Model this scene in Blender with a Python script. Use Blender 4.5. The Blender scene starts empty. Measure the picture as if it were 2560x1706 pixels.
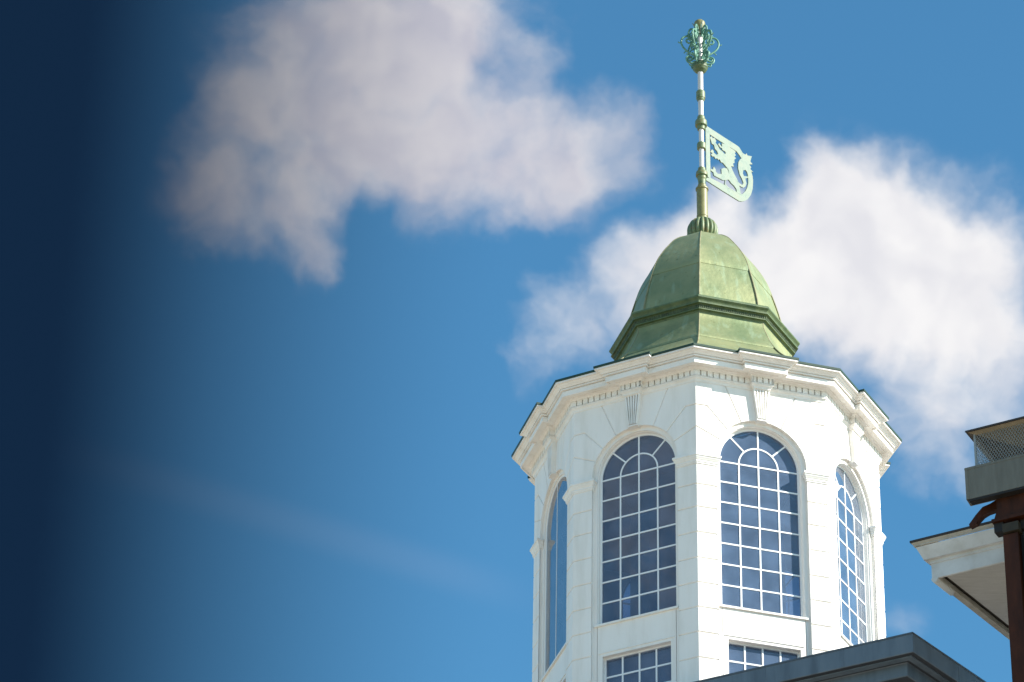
import bpy, bmesh, math, random
from mathutils import Vector, Matrix
from mathutils.geometry import tessellate_polygon
random.seed(7)
R = math.radians
S = bpy.context.scene
COL = S.collection

# ------------------------------------------------------------------ camera
PITCH, YAW, ROLL = R(32.58), R(-3.54), R(1.09)
fw = Vector((math.sin(YAW)*math.cos(PITCH), math.cos(YAW)*math.cos(PITCH), math.sin(PITCH)))
rt = Vector((math.cos(YAW), -math.sin(YAW), 0))
up = rt.cross(fw)
c_, s_ = math.cos(ROLL), math.sin(ROLL)
rt2 = rt*c_ + up*s_
up2 = up*c_ - rt*s_
cam_d = bpy.data.cameras.new('camera')
cam = bpy.data.objects.new('camera', cam_d)
COL.objects.link(cam)
EYE = 1.6                                   # the photographer's eye above the ground
cam.matrix_world = Matrix(((rt2.x, up2.x, -fw.x, 0), (rt2.y, up2.y, -fw.y, 0), (rt2.z, up2.z, -fw.z, EYE), (0, 0, 0, 1)))
cam_d.sensor_width = 36
cam_d.lens = 129.66
cam_d.clip_start = 0.05
cam_d.clip_end = 5000
cam_d.dof.use_dof = True
cam_d.dof.focus_distance = 72
cam_d.dof.aperture_fstop = 2.5
S.camera = cam

# ------------------------------------------------------------------ light and exposure
SUN_AZ, SUN_EL = 75.0, 31.8                 # azimuth from the camera side (-Y) towards +X
sd = Vector((math.sin(R(SUN_AZ))*math.cos(R(SUN_EL)), -math.cos(R(SUN_AZ))*math.cos(R(SUN_EL)), math.sin(R(SUN_EL))))
sun_d = bpy.data.lights.new('sun', 'SUN')
sun_d.energy = 5.0
sun_d.angle = R(0.5)
sun_d.color = (1.0, 0.95, 0.86)
sun = bpy.data.objects.new('sun', sun_d)
COL.objects.link(sun)
sun.rotation_euler = sd.to_track_quat('Z', 'Y').to_euler()
S.view_settings.view_transform = 'Standard'
S.view_settings.look = 'None'
S.view_settings.exposure = 0.9
S.view_settings.gamma = 1
SKY_STRENGTH = 0.106


def nd(nt, kind, **kw):
    n = nt.nodes.new(kind)
    for k, v in kw.items():
        setattr(n, k, v)
    return n


def lk(nt, a, b):
    nt.links.new(a, b)


def math_node(nt, op, a, b=None, clamp=False):
    n = nd(nt, 'ShaderNodeMath', operation=op, use_clamp=clamp)
    for i, v in enumerate((a, b)):
        if v is None:
            continue
        if isinstance(v, (int, float)):
            n.inputs[i].default_value = v
        else:
            lk(nt, v, n.inputs[i])
    return n.outputs[0]


def cam_dir(px, py):
    """world direction through a point of the 2560 wide picture (used to place the clouds in the sky)"""
    v = rt2*((px-1280)/9220) + up2*((853-py)/9220) + fw
    return v.normalized()


def build_world():
    w = bpy.data.worlds.new('World')
    S.world = w
    w.use_nodes = True
    nt = w.node_tree
    nt.nodes.clear()
    out = nd(nt, 'ShaderNodeOutputWorld')
    bg = nd(nt, 'ShaderNodeBackground')
    bg.inputs['Strength'].default_value = SKY_STRENGTH
    lk(nt, bg.outputs[0], out.inputs['Surface'])
    sky = nd(nt, 'ShaderNodeTexSky', sky_type='NISHITA')
    sky.sun_disc = False
    sky.sun_elevation = R(SUN_EL)
    sky.sun_rotation = math.atan2(sd.x, sd.y)
    sky.air_density = 1.0
    sky.dust_density = 0.5
    sky.ozone_density = 1.6
    tint = nd(nt, 'ShaderNodeMix', data_type='RGBA', blend_type='MULTIPLY')
    tint.inputs['Factor'].default_value = 1.0
    tint.inputs['B'].default_value = SKY_TINT
    lk(nt, sky.outputs[0], tint.inputs['A'])
    tc = nd(nt, 'ShaderNodeTexCoord')
    d = tc.outputs['Generated']
    # warp the direction a little so that the cloud edges are ragged
    nz = nd(nt, 'ShaderNodeTexNoise')
    nz.inputs['Scale'].default_value = 26
    nz.inputs['Detail'].default_value = 5
    nz.inputs['Roughness'].default_value = 0.55
    lk(nt, d, nz.inputs['Vector'])
    sub = nd(nt, 'ShaderNodeVectorMath', operation='SUBTRACT')
    lk(nt, nz.outputs['Color'], sub.inputs[0])
    sub.inputs[1].default_value = (0.5, 0.5, 0.5)
    sc = nd(nt, 'ShaderNodeVectorMath', operation='SCALE')
    lk(nt, sub.outputs[0], sc.inputs[0])
    sc.inputs['Scale'].default_value = 0.034
    wd = nd(nt, 'ShaderNodeVectorMath', operation='ADD')
    lk(nt, d, wd.inputs[0])
    lk(nt, sc.outputs[0], wd.inputs[1])
    wd = wd.outputs[0]

    def blobs(lst):
        tot = None
        for (x, y, r, a) in lst:
            dn = nd(nt, 'ShaderNodeVectorMath', operation='DISTANCE')
            lk(nt, wd, dn.inputs[0])
            dn.inputs[1].default_value = cam_dir(x*1.088, y*1.088)
            mr = nd(nt, 'ShaderNodeMapRange', interpolation_type='SMOOTHSTEP')
            mr.inputs['From Min'].default_value = r*1.088/9220
            mr.inputs['From Max'].default_value = 0
            mr.inputs['To Min'].default_value = 0
            mr.inputs['To Max'].default_value = a
            lk(nt, dn.outputs['Value'], mr.inputs['Value'])
            tot = mr.outputs[0] if tot is None else math_node(nt, 'ADD', tot, mr.outputs[0])
        return tot
    A = blobs(CLOUD_A)
    B = blobs(CLOUD_B)
    # billows: the same noise again, shifted towards the sun, gives each billow a lit and a shaded side
    def noise(vec, scale, detail, rough):
        n = nd(nt, 'ShaderNodeTexNoise')
        n.inputs['Scale'].default_value = scale
        n.inputs['Detail'].default_value = detail
        n.inputs['Roughness'].default_value = rough
        lk(nt, vec, n.inputs['Vector'])
        return n.outputs['Fac']
    n1 = noise(wd, 27, 7, 0.52)
    sh = nd(nt, 'ShaderNodeVectorMath', operation='ADD')
    lk(nt, wd, sh.inputs[0])
    sh.inputs[1].default_value = sd*0.007
    n1s = noise(sh.outputs[0], 24, 3, 0.5)
    n1c = noise(wd, 24, 3, 0.5)
    brk = math_node(nt, 'MULTIPLY', math_node(nt, 'SUBTRACT', n1, 0.5), CLOUD_BREAK)
    side = math_node(nt, 'ADD', math_node(nt, 'MULTIPLY', math_node(nt, 'SUBTRACT', n1c, n1s), 5.0), 0.55, clamp=True)

    def dens(x, lo, hi, top):
        edge = nd(nt, 'ShaderNodeMapRange', interpolation_type='SMOOTHSTEP')
        edge.inputs['From Min'].default_value = 0.0
        edge.inputs['From Max'].default_value = 0.35
        lk(nt, x, edge.inputs['Value'])
        v = math_node(nt, 'ADD', x, math_node(nt, 'MULTIPLY', brk, edge.outputs[0]))
        m = nd(nt, 'ShaderNodeMapRange', interpolation_type='SMOOTHSTEP')
        m.inputs['From Min'].default_value = lo
        m.inputs['From Max'].default_value = hi
        m.inputs['To Max'].default_value = top
        lk(nt, v, m.inputs['Value'])
        return m.outputs[0]

    def shade(dark, light):
        mx = nd(nt, 'ShaderNodeMix', data_type='RGBA', blend_type='MIX')
        lk(nt, side, mx.inputs['Factor'])
        mx.inputs['A'].default_value = tuple(v/SKY_STRENGTH for v in dark)+(1,)
        mx.inputs['B'].default_value = tuple(v/SKY_STRENGTH for v in light)+(1,)
        return mx.outputs['Result']
    dA = dens(A, 0.10, 1.75, 0.97)
    dB = dens(B, 0.08, 1.65, 1.0)
    # the rest of the sky carries loose cumulus too (it lights the scene and shows in the glass)
    n2 = nd(nt, 'ShaderNodeTexNoise')
    n2.inputs['Scale'].default_value = 3.1
    n2.inputs['Detail'].default_value = 6
    n2.inputs['Roughness'].default_value = 0.55
    lk(nt, d, n2.inputs['Vector'])
    m2 = nd(nt, 'ShaderNodeMapRange', interpolation_type='SMOOTHSTEP')
    m2.inputs['From Min'].default_value = 0.53
    m2.inputs['From Max'].default_value = 0.70
    m2.inputs['To Max'].default_value = 0.9
    lk(nt, n2.outputs['Fac'], m2.inputs['Value'])
    far = nd(nt, 'ShaderNodeVectorMath', operation='DISTANCE')
    lk(nt, d, far.inputs[0])
    far.inputs[1].default_value = cam_dir(1280, 853)
    mf = nd(nt, 'ShaderNodeMapRange', interpolation_type='SMOOTHSTEP')
    mf.inputs['From Min'].default_value = 0.19
    mf.inputs['From Max'].default_value = 0.40
    lk(nt, far.outputs['Value'], mf.inputs['Value'])
    dC = math_node(nt, 'MULTIPLY', m2.outputs[0], mf.outputs[0])
    # a thin trail of high cloud across the lower left
    p, q = cam_dir(-200*1.088, 930*1.088), cam_dir(1300*1.088, 1400*1.088)
    nrm = p.cross(q).normalized()
    dt = nd(nt, 'ShaderNodeVectorMath', operation='DOT_PRODUCT')
    lk(nt, d, dt.inputs[0])
    dt.inputs[1].default_value = nrm
    ab = math_node(nt, 'ABSOLUTE', dt.outputs['Value'])
    ms = nd(nt, 'ShaderNodeMapRange', interpolation_type='SMOOTHSTEP')
    ms.inputs['From Min'].default_value = 0.0075
    ms.inputs['From Max'].default_value = 0.0005
    ms.inputs['To Max'].default_value = 0.05
    lk(nt, ab, ms.inputs['Value'])
    mid = nd(nt, 'ShaderNodeVectorMath', operation='DISTANCE')
    lk(nt, d, mid.inputs[0])
    mid.inputs[1].default_value = cam_dir(500*1.088, 1150*1.088)
    me = nd(nt, 'ShaderNodeMapRange', interpolation_type='SMOOTHSTEP')
    me.inputs['From Min'].default_value = 0.098
    me.inputs['From Max'].default_value = 0.06
    lk(nt, mid.outputs['Value'], me.inputs['Value'])
    dS = math_node(nt, 'MULTIPLY', ms.outputs[0], me.outputs[0])

    def over(base, fac, col):
        mx = nd(nt, 'ShaderNodeMix', data_type='RGBA', blend_type='MIX')
        lk(nt, fac, mx.inputs['Factor'])
        lk(nt, base, mx.inputs['A'])
        if isinstance(col, tuple):
            mx.inputs['B'].default_value = tuple(v/SKY_STRENGTH for v in col)+(1,)
        else:
            lk(nt, col, mx.inputs['B'])
        return mx.outputs['Result']
    col = over(tint.outputs['Result'], dC, (0.46, 0.46, 0.48))
    col = over(col, dS, (0.36, 0.37, 0.46))
    col = over(col, dA, shade(*CLOUD_A_COL))
    col = over(col, dB, shade(*CLOUD_B_COL))
    lk(nt, col, bg.inputs['Color'])
    w.cycles.sampling_method = 'AUTOMATIC'


SKY_TINT = (0.43, 0.88, 0.99, 1)
CLOUD_BREAK = 3.0
CLOUD_A_COL = ((0.315, 0.312, 0.355), (0.41, 0.397, 0.412))
CLOUD_B_COL = ((0.42, 0.42, 0.445), (0.50, 0.495, 0.50))
# sky positions on the 2353 wide view of the photograph: x, y, radius, weight
CLOUD_A = [(900, 380, 170, .3), (700, 110, 200, .35),
           (470, 320, 210, .6), (430, 450, 170, .45), (540, 170, 190, .5), (640, 520, 200, .3),
           (1125, 185, 120, -.45), (1175, 340, 80, -.35), (985, 235, 70, -.25), (905, 490, 120, -.25), (1250, 60, 60, -.25), (870, 370, 60, -.2),
           (720, 230, 430, .42), (1050, 230, 430, .5), (1300, 250, 300, .4), (950, 20, 350, .35),
           (720, 30, 210, .7), (930, 60, 250, .8), (1130, 30, 240, .75), (1330, 10, 150, .65), (600, 170, 190, .45),
           (560, 350, 230, .75), (760, 300, 230, .8), (960, 290, 230, .7), (1140, 330, 170, .6), (1290, 360, 200, .8),
           (1430, 350, 150, .7), (680, 490, 190, .75), (700, 600, 130, .6), (540, 520, 150, .5), (1010, 440, 160, .5),
           (1190, 470, 150, .65), (1330, 460, 140, .6), (1390, 240, 130, .5), (1250, 170, 120, .35), (1040, 130, 140, .45), (860, 180, 170, .4),
           (480, 430, 140, .35), (1480, 270, 110, .2)]
CLOUD_B = [(2000, 700, 560, .26), (1400, 720, 300, .18),
           (1950, 700, 230, .6), (2110, 740, 200, .5), (2230, 700, 160, .35),
           (1560, 570, 170, .5), (1620, 520, 130, .35), (2330, 640, 190, .5), (1250, 760, 220, .25), (2300, 820, 170, .35),
           (2010, 570, 290, .75), (1840, 600, 200, .35),
           (1290, 760, 120, .3), (1560, 700, 150, .3), (2040, 760, 80, -.1),
           (1980, 620, 480, .38), (1420, 700, 340, .25), (2240, 860, 380, .30),
           (1950, 520, 270, 1.0), (2140, 600, 240, .8), (1830, 640, 240, .9), (1930, 410, 150, .6), (2270, 600, 150, .35),
           (1690, 600, 190, .55), (1510, 620, 190, .5), (1350, 660, 190, .40), (1190, 700, 170, .30), (1170, 810, 150, .32),
           (1960, 760, 190, .55), (2220, 830, 200, .42), (2110, 990, 200, .34), (2330, 930, 170, .40), (2340, 760, 150, .42),
           (2090, 1420, 130, .26), (1500, 740, 140, .25), (2080, 460, 170, .4), (1620, 480, 120, .18), (2200, 1080, 180, .28), (2270, 480, 120, .25)]
build_world()


# ------------------------------------------------------------------ materials
def mat(name, base, rough=0.6, metallic=0.0, var=None, scale=3.0, bump=0.0, bscale=20.0, stretch=(1, 1, 1), spec=0.5):
    m = bpy.data.materials.new(name)
    m.use_nodes = True
    nt = m.node_tree
    b = nt.nodes['Principled BSDF']
    b.inputs['Roughness'].default_value = rough
    b.inputs['Metallic'].default_value = metallic
    b.inputs['Specular IOR Level'].default_value = spec
    tc = nd(nt, 'ShaderNodeTexCoord')
    mp = nd(nt, 'ShaderNodeMapping')
    mp.inputs['Scale'].default_value = stretch
    lk(nt, tc.outputs['Object'], mp.inputs['Vector'])
    if var:
        nz = nd(nt, 'ShaderNodeTexNoise')
        nz.inputs['Scale'].default_value = scale
        nz.inputs['Detail'].default_value = 6
        nz.inputs['Roughness'].default_value = 0.6
        lk(nt, mp.outputs[0], nz.inputs['Vector'])
        cr = nd(nt, 'ShaderNodeValToRGB')
        n = len(var)
        cr.color_ramp.elements[0].position = 0.3
        cr.color_ramp.elements[0].color = tuple(var[0])+(1,)
        cr.color_ramp.elements[1].position = 0.7
        cr.color_ramp.elements[1].color = tuple(var[-1])+(1,)
        for i in range(1, n-1):
            e = cr.color_ramp.elements.new(0.3+0.4*i/(n-1))
            e.color = tuple(var[i])+(1,)
        lk(nt, nz.outputs['Fac'], cr.inputs['Fac'])
        lk(nt, cr.outputs['Color'], b.inputs['Base Color'])
    else:
        b.inputs['Base Color'].default_value = tuple(base)+(1,)
    if bump:
        nb = nd(nt, 'ShaderNodeTexNoise')
        nb.inputs['Scale'].default_value = bscale
        nb.inputs['Detail'].default_value = 5
        lk(nt, tc.outputs['Object'], nb.inputs['Vector'])
        bp = nd(nt, 'ShaderNodeBump')
        bp.inputs['Strength'].default_value = bump
        bp.inputs['Distance'].default_value = 0.02
        lk(nt, nb.outputs['Fac'], bp.inputs['Height'])
        lk(nt, bp.outputs[0], b.inputs['Normal'])
    return m


def glass_mat(name, film, film_fac, ior, see):
    """window glass: see-through, sky in it at a slant, and a thin even film of dust"""
    m = bpy.data.materials.new(name)
    m.use_nodes = True
    nt = m.node_tree
    nt.nodes.clear()
    out = nd(nt, 'ShaderNodeOutputMaterial')
    tr = nd(nt, 'ShaderNodeBsdfTransparent')
    tr.inputs[0].default_value = tuple(see)+(1,)
    df = nd(nt, 'ShaderNodeBsdfDiffuse')
    tc = nd(nt, 'ShaderNodeTexCoord')
    nz = nd(nt, 'ShaderNodeTexNoise')
    nz.inputs['Scale'].default_value = 2.3
    nz.inputs['Detail'].default_value = 4
    lk(nt, tc.outputs['Object'], nz.inputs['Vector'])
    mr = nd(nt, 'ShaderNodeMapRange')
    mr.inputs['From Min'].default_value = 0.3
    mr.inputs['From Max'].default_value = 0.7
    mr.inputs['To Min'].default_value = film_fac*0.75
    mr.inputs['To Max'].default_value = film_fac*1.25
    lk(nt, nz.outputs['Fac'], mr.inputs['Value'])
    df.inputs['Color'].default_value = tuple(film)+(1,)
    a = nd(nt, 'ShaderNodeMixShader')
    lk(nt, mr.outputs[0], a.inputs[0])
    lk(nt, tr.outputs[0], a.inputs[1])
    lk(nt, df.outputs[0], a.inputs[2])
    gl = nd(nt, 'ShaderNodeBsdfGlossy')
    gl.inputs['Roughness'].default_value = 0.02
    # the panes are not perfectly flat: a slow ripple
    nb = nd(nt, 'ShaderNodeTexNoise')
    nb.inputs['Scale'].default_value = 1.6
    lk(nt, tc.outputs['Object'], nb.inputs['Vector'])
    bp = nd(nt, 'ShaderNodeBump')
    bp.inputs['Strength'].default_value = 0.12
    bp.inputs['Distance'].default_value = 0.05
    lk(nt, nb.outputs['Fac'], bp.inputs['Height'])
    lk(nt, bp.outputs[0], gl.inputs['Normal'])
    fr = nd(nt, 'ShaderNodeFresnel')
    fr.inputs[0].default_value = ior
    b = nd(nt, 'ShaderNodeMixShader')
    # two sheets of glass: 2F / (1 + F)
    two = math_node(nt, 'DIVIDE', math_node(nt, 'MULTIPLY', fr.outputs[0], 2.0), math_node(nt, 'ADD', fr.outputs[0], 1.0))
    lk(nt, two, b.inputs[0])
    lk(nt, a.outputs[0], b.inputs[1])
    lk(nt, gl.outputs[0], b.inputs[2])
    lk(nt, b.outputs[0], out.inputs['Surface'])
    return m


def copper_mat():
    """old copper: green patina, streaks running down, pale run-off and small dark pits"""
    m = bpy.data.materials.new('copper_patina')
    m.use_nodes = True
    nt = m.node_tree
    b = nt.nodes['Principled BSDF']
    b.inputs['Roughness'].default_value = 0.50
    b.inputs['Metallic'].default_value = 0.42
    b.inputs['Specular IOR Level'].default_value = 0.3
    tc = nd(nt, 'ShaderNodeTexCoord')
    n1 = nd(nt, 'ShaderNodeTexNoise')
    n1.inputs['Scale'].default_value = 1.1
    n1.inputs['Detail'].default_value = 7
    n1.inputs['Roughness'].default_value = 0.6
    lk(nt, tc.outputs['Object'], n1.inputs['Vector'])
    r1 = nd(nt, 'ShaderNodeValToRGB')
    e = r1.color_ramp.elements
    e[0].position = 0.32
    e[0].color = (0.175, 0.225, 0.115, 1)
    e[1].position = 0.72
    e[1].color = (0.345, 0.35, 0.18, 1)
    lk(nt, n1.outputs['Fac'], r1.inputs['Fac'])
    mp = nd(nt, 'ShaderNodeMapping')
    mp.inputs['Scale'].default_value = (7, 7, 0.6)
    lk(nt, tc.outputs['Object'], mp.inputs['Vector'])
    n2 = nd(nt, 'ShaderNodeTexNoise')
    n2.inputs['Scale'].default_value = 1.0
    n2.inputs['Detail'].default_value = 6
    lk(nt, mp.outputs[0], n2.inputs['Vector'])
    r2 = nd(nt, 'ShaderNodeMapRange', interpolation_type='SMOOTHSTEP')
    r2.inputs['From Min'].default_value = 0.52
    r2.inputs['From Max'].default_value = 0.72
    r2.inputs['To Max'].default_value = 0.45
    lk(nt, n2.outputs['Fac'], r2.inputs['Value'])
    mx = nd(nt, 'ShaderNodeMix', data_type='RGBA')
    lk(nt, r2.outputs[0], mx.inputs['Factor'])
    lk(nt, r1.outputs['Color'], mx.inputs['A'])
    mx.inputs['B'].default_value = (0.33, 0.42, 0.28, 1)
    n3 = nd(nt, 'ShaderNodeTexNoise')
    n3.inputs['Scale'].default_value = 9
    n3.inputs['Detail'].default_value = 3
    lk(nt, tc.outputs['Object'], n3.inputs['Vector'])
    r3 = nd(nt, 'ShaderNodeMapRange', interpolation_type='SMOOTHSTEP')
    r3.inputs['From Min'].default_value = 0.66
    r3.inputs['From Max'].default_value = 0.74
    r3.inputs['To Max'].default_value = 0.6
    lk(nt, n3.outputs['Fac'], r3.inputs['Value'])
    mx2 = nd(nt, 'ShaderNodeMix', data_type='RGBA')
    lk(nt, r3.outputs[0], mx2.inputs['Factor'])
    lk(nt, mx.outputs['Result'], mx2.inputs['A'])
    mx2.inputs['B'].default_value = (0.14, 0.15, 0.06, 1)
    lk(nt, mx2.outputs['Result'], b.inputs['Base Color'])
    nb = nd(nt, 'ShaderNodeTexNoise')
    nb.inputs['Scale'].default_value = 7
    nb.inputs['Detail'].default_value = 5
    lk(nt, tc.outputs['Object'], nb.inputs['Vector'])
    bp = nd(nt, 'ShaderNodeBump')
    bp.inputs['Strength'].default_value = 0.28
    bp.inputs['Distance'].default_value = 0.03
    lk(nt, nb.outputs['Fac'], bp.inputs['Height'])
    lk(nt, bp.outputs[0], b.inputs['Normal'])
    return m


M = {
    'white': mat('white_painted_plaster', None, 0.6, var=[(0.76, 0.715, 0.655), (0.85, 0.805, 0.755), (0.87, 0.835, 0.795)], scale=1.5, bump=0.15, bscale=24, stretch=(2.2, 2.2, .35)),
    'trim': mat('white_painted_trim', None, 0.5, var=[(0.74, 0.70, 0.64), (0.83, 0.795, 0.745), (0.85, 0.825, 0.79)], scale=4, bump=0.06, bscale=40),
    'frame': mat('white_window_paint', (0.80, 0.81, 0.82), 0.4),
    'copper': copper_mat(),
    'copper_pale': mat('pale_copper_ridge', None, 0.6, var=[(0.14, 0.14, 0.06), (0.30, 0.27, 0.15)], scale=5),
    'copper_dark': mat('dark_copper_moulding', None, 0.55, var=[(0.045, 0.085, 0.036), (0.125, 0.165, 0.07)], scale=6, bump=0.2, bscale=12),
    'copper_bands': mat('soiled_copper_band', None, 0.6, var=[(0.03, 0.045, 0.022), (0.11, 0.15, 0.07)], scale=14),
    'flash': mat('dark_green_flashing', None, 0.5, var=[(0.008, 0.03, 0.018), (0.02, 0.055, 0.03)], scale=6),
    'verdigris': mat('pale_verdigris', None, 0.6, var=[(0.09, 0.16, 0.12), (0.155, 0.21, 0.16), (0.175, 0.205, 0.145)], scale=5, bump=0.15, bscale=30),
    'verdigris_deep': mat('deep_verdigris', None, 0.5, var=[(0.03, 0.15, 0.11), (0.17, 0.34, 0.25)], scale=14),
    'bronze': mat('olive_bronze', None, 0.5, var=[(0.15, 0.145, 0.05), (0.23, 0.22, 0.085)], scale=8),
    'collar': mat('green_bronze_collar', None, 0.5, var=[(0.07, 0.11, 0.05), (0.15, 0.20, 0.095), (0.19, 0.12, 0.04)], scale=9),
    'pole': mat('aluminium_painted_pole', None, 0.4, var=[(0.50, 0.47, 0.44), (0.66, 0.65, 0.63)], scale=12, stretch=(1, 1, .2)),
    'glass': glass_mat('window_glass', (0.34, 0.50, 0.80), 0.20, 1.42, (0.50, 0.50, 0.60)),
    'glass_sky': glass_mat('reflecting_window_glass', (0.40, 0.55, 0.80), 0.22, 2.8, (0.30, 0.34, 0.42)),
    'blind': mat('grey_window_blind', None, 0.8, var=[(0.24, 0.24, 0.24), (0.46, 0.45, 0.44)], scale=1.4),
    'soffit_in': mat('brown_interior_soffit', (0.34, 0.22, 0.17), 0.8),
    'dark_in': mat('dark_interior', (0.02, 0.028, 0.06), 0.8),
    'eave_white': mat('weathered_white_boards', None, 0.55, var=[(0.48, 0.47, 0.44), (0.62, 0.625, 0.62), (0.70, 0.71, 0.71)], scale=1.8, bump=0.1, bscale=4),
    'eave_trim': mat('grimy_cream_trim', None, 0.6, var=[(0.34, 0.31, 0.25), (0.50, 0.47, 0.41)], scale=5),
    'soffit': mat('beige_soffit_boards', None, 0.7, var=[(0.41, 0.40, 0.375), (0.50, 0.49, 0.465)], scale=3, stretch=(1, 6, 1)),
    'roof_dark': mat('dark_roof_edge', (0.035, 0.026, 0.020), 0.6),
    'brown': mat('rusty_brown_cladding', None, 0.55, var=[(0.020, 0.006, 0.002), (0.060, 0.017, 0.006)], scale=2.2, stretch=(2, 2, .6), bump=0.1, spec=0.2),
    'brown_black': mat('black_brown_wall', (0.008, 0.006, 0.005), 0.7),
    'olive': mat('olive_brown_block', None, 0.7, var=[(0.018, 0.013, 0.005), (0.035, 0.025, 0.010)], scale=8),
    'galv': mat('grey_galvanised_sheet', None, 0.55, metallic=0.0, var=[(0.115, 0.108, 0.085), (0.155, 0.147, 0.12)], scale=2.0, stretch=(6, 6, .7), bump=0.06),
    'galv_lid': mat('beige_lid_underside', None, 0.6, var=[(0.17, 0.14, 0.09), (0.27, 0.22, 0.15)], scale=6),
    'pan_shade': mat('shaded_pan_sheet', None, 0.8, var=[(0.035, 0.026, 0.016), (0.075, 0.056, 0.035)], scale=5),
    'wire': mat('galvanised_wire_mesh', (0.24, 0.26, 0.26), 0.5),
    'slate': mat('slate_blue_painted_fascia', None, 0.5, var=[(0.075, 0.10, 0.13), (0.105, 0.14, 0.178), (0.125, 0.162, 0.20)], scale=1.3, bump=0.08, bscale=3, stretch=(3, 3, .5)),
    'slate_edge': mat('dark_slate_drip_edge', None, 0.4, var=[(0.05, 0.062, 0.078), (0.08, 0.10, 0.125)], scale=4),
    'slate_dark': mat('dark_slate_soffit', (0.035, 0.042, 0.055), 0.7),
    'navy': mat('dark_navy_painted_steel', (0.0040, 0.0130, 0.033), 1.0, spec=0.0),
    'ground': mat('pale_paving', None, 0.85, var=[(0.35, 0.285, 0.21), (0.45, 0.375, 0.285)], scale=0.2),
}


# ------------------------------------------------------------------ mesh helpers
class MB:
    def __init__(self):
        self.v, self.f, self.sm = [], [], []

    def poly(self, pts, smooth=False):
        i = len(self.v)
        self.v += [tuple(p) for p in pts]
        self.f.append(tuple(range(i, i+len(pts))))
        self.sm.append(smooth)

    def grid(self, rows, closed=False, smooth=True):
        """rows: list of equally long point lists"""
        i = len(self.v)
        n = len(rows[0])
        for r_ in rows:
            self.v += [tuple(p) for p in r_]
        for a in range(len(rows)-1):
            for b in range(n if closed else n-1):
                c = (b+1) % n
                self.f.append((i+a*n+b, i+a*n+c, i+(a+1)*n+c, i+(a+1)*n+b))
                self.sm.append(smooth)

    def box(self, lo, hi, xf=None):
        (a, b, c), (d, e, f) = lo, hi
        p = [(a, b, c), (d, b, c), (d, e, c), (a, e, c), (a, b, f), (d, b, f), (d, e, f), (a, e, f)]
        if xf:
            p = [xf(*q) for q in p]
        i = len(self.v)
        self.v += p
        for q in ((0, 3, 2, 1), (4, 5, 6, 7), (0, 1, 5, 4), (1, 2, 6, 5), (2, 3, 7, 6), (3, 0, 4, 7)):
            self.f.append(tuple(i+k for k in q))
            self.sm.append(False)

    def prism(self, poly, a, b, xf):
        """poly of (u, z) pushed from depth a to depth b; xf(u, depth, z)"""
        n = len(poly)
        self.poly([xf(u, a, z) for u, z in poly])
        self.poly([xf(u, b, z) for u, z in reversed(poly)])
        for k in range(n):
            (u0, z0), (u1, z1) = poly[k], poly[(k+1) % n]
            self.poly([xf(u0, a, z0), xf(u0, b, z0), xf(u1, b, z1), xf(u1, a, z1)])

    def tube(self, pts, rad, n=8, smooth=True):
        pts = [Vector(p) for p in pts]
        rows = []
        prev = None
        for i, p in enumerate(pts):
            t = (pts[min(i+1, len(pts)-1)]-pts[max(i-1, 0)]).normalized()
            if prev is None:
                a = t.orthogonal().normalized()
            else:
                a = (prev-t*prev.dot(t)).normalized()
            prev = a
            b = t.cross(a)
            r_ = rad[i] if isinstance(rad, (list, tuple)) else rad
            rows.append([p+(a*math.cos(2*math.pi*k/n)+b*math.sin(2*math.pi*k/n))*r_ for k in range(n)])
        self.grid(rows, closed=True, smooth=smooth)
        self.poly(rows[0][::-1])
        self.poly(rows[-1])

    def lathe(self, prof, n=32, x=0, y=0, smooth=True):
        """prof: (radius, z); a repeated point makes a crease"""
        rows = []
        for k in range(n+1):
            a = 2*math.pi*k/n
            rows.append([(x+r_*math.cos(a), y+r_*math.sin(a), z) for r_, z in prof])
        self.grid(rows, smooth=smooth)

    def build(self, name, material, parent=None, recalc=True, merge=True):
        me = bpy.data.meshes.new(name)
        me.from_pydata(self.v, [], self.f)
        for p, s in zip(me.polygons, self.sm):
            p.use_smooth = s
        if recalc or merge:
            bm = bmesh.new()
            bm.from_mesh(me)
            if merge:
                bmesh.ops.remove_doubles(bm, verts=bm.verts, dist=0.00005)
            if recalc:
                bmesh.ops.recalc_face_normals(bm, faces=bm.faces)
            bm.to_mesh(me)
            bm.free()
        mats = material if isinstance(material, (list, tuple)) else [material]
        for m in mats:
            me.materials.append(M[m])
        o = bpy.data.objects.new(name, me)
        COL.objects.link(o)
        if parent:
            o.parent = parent
        return o


def tag(o, label=None, cat=None, group=None, kind=None):
    for k, v in (('label', label), ('category', cat), ('group', group), ('kind', kind)):
        if v:
            o[k] = v
    return o


def empty(name, loc, rz=0):
    o = bpy.data.objects.new(name, None)
    COL.objects.link(o)
    o.location = loc
    o.rotation_euler = (0, 0, rz)
    o.empty_display_size = 0.5
    return o


def copy_turned(o, parent, rz):
    c = o.copy()
    COL.objects.link(c)
    c.parent = parent
    c.rotation_euler = (0, 0, rz)
    for ch in list(o.children):
        d = ch.copy()
        COL.objects.link(d)
        d.parent = c
    return c


def offset_path(pts, d, closed=True):
    """mitred outward offset of a counter-clockwise plan path"""
    n = len(pts)
    out = []
    for i in range(n):
        p = Vector(pts[i])
        def nrm(a, b):
            t = (Vector(b)-Vector(a)).normalized()
            return Vector((t.y, -t.x))
        if closed or 0 < i < n-1:
            n0 = nrm(pts[i-1], pts[i])
            n1 = nrm(pts[i], pts[(i+1) % n])
            out.append(p+(n0+n1)*(d/(1+n0.dot(n1))))
        elif i == 0:
            out.append(p+nrm(pts[0], pts[1])*d)
        else:
            out.append(p+nrm(pts[-2], pts[-1])*d)
    return out


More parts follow.
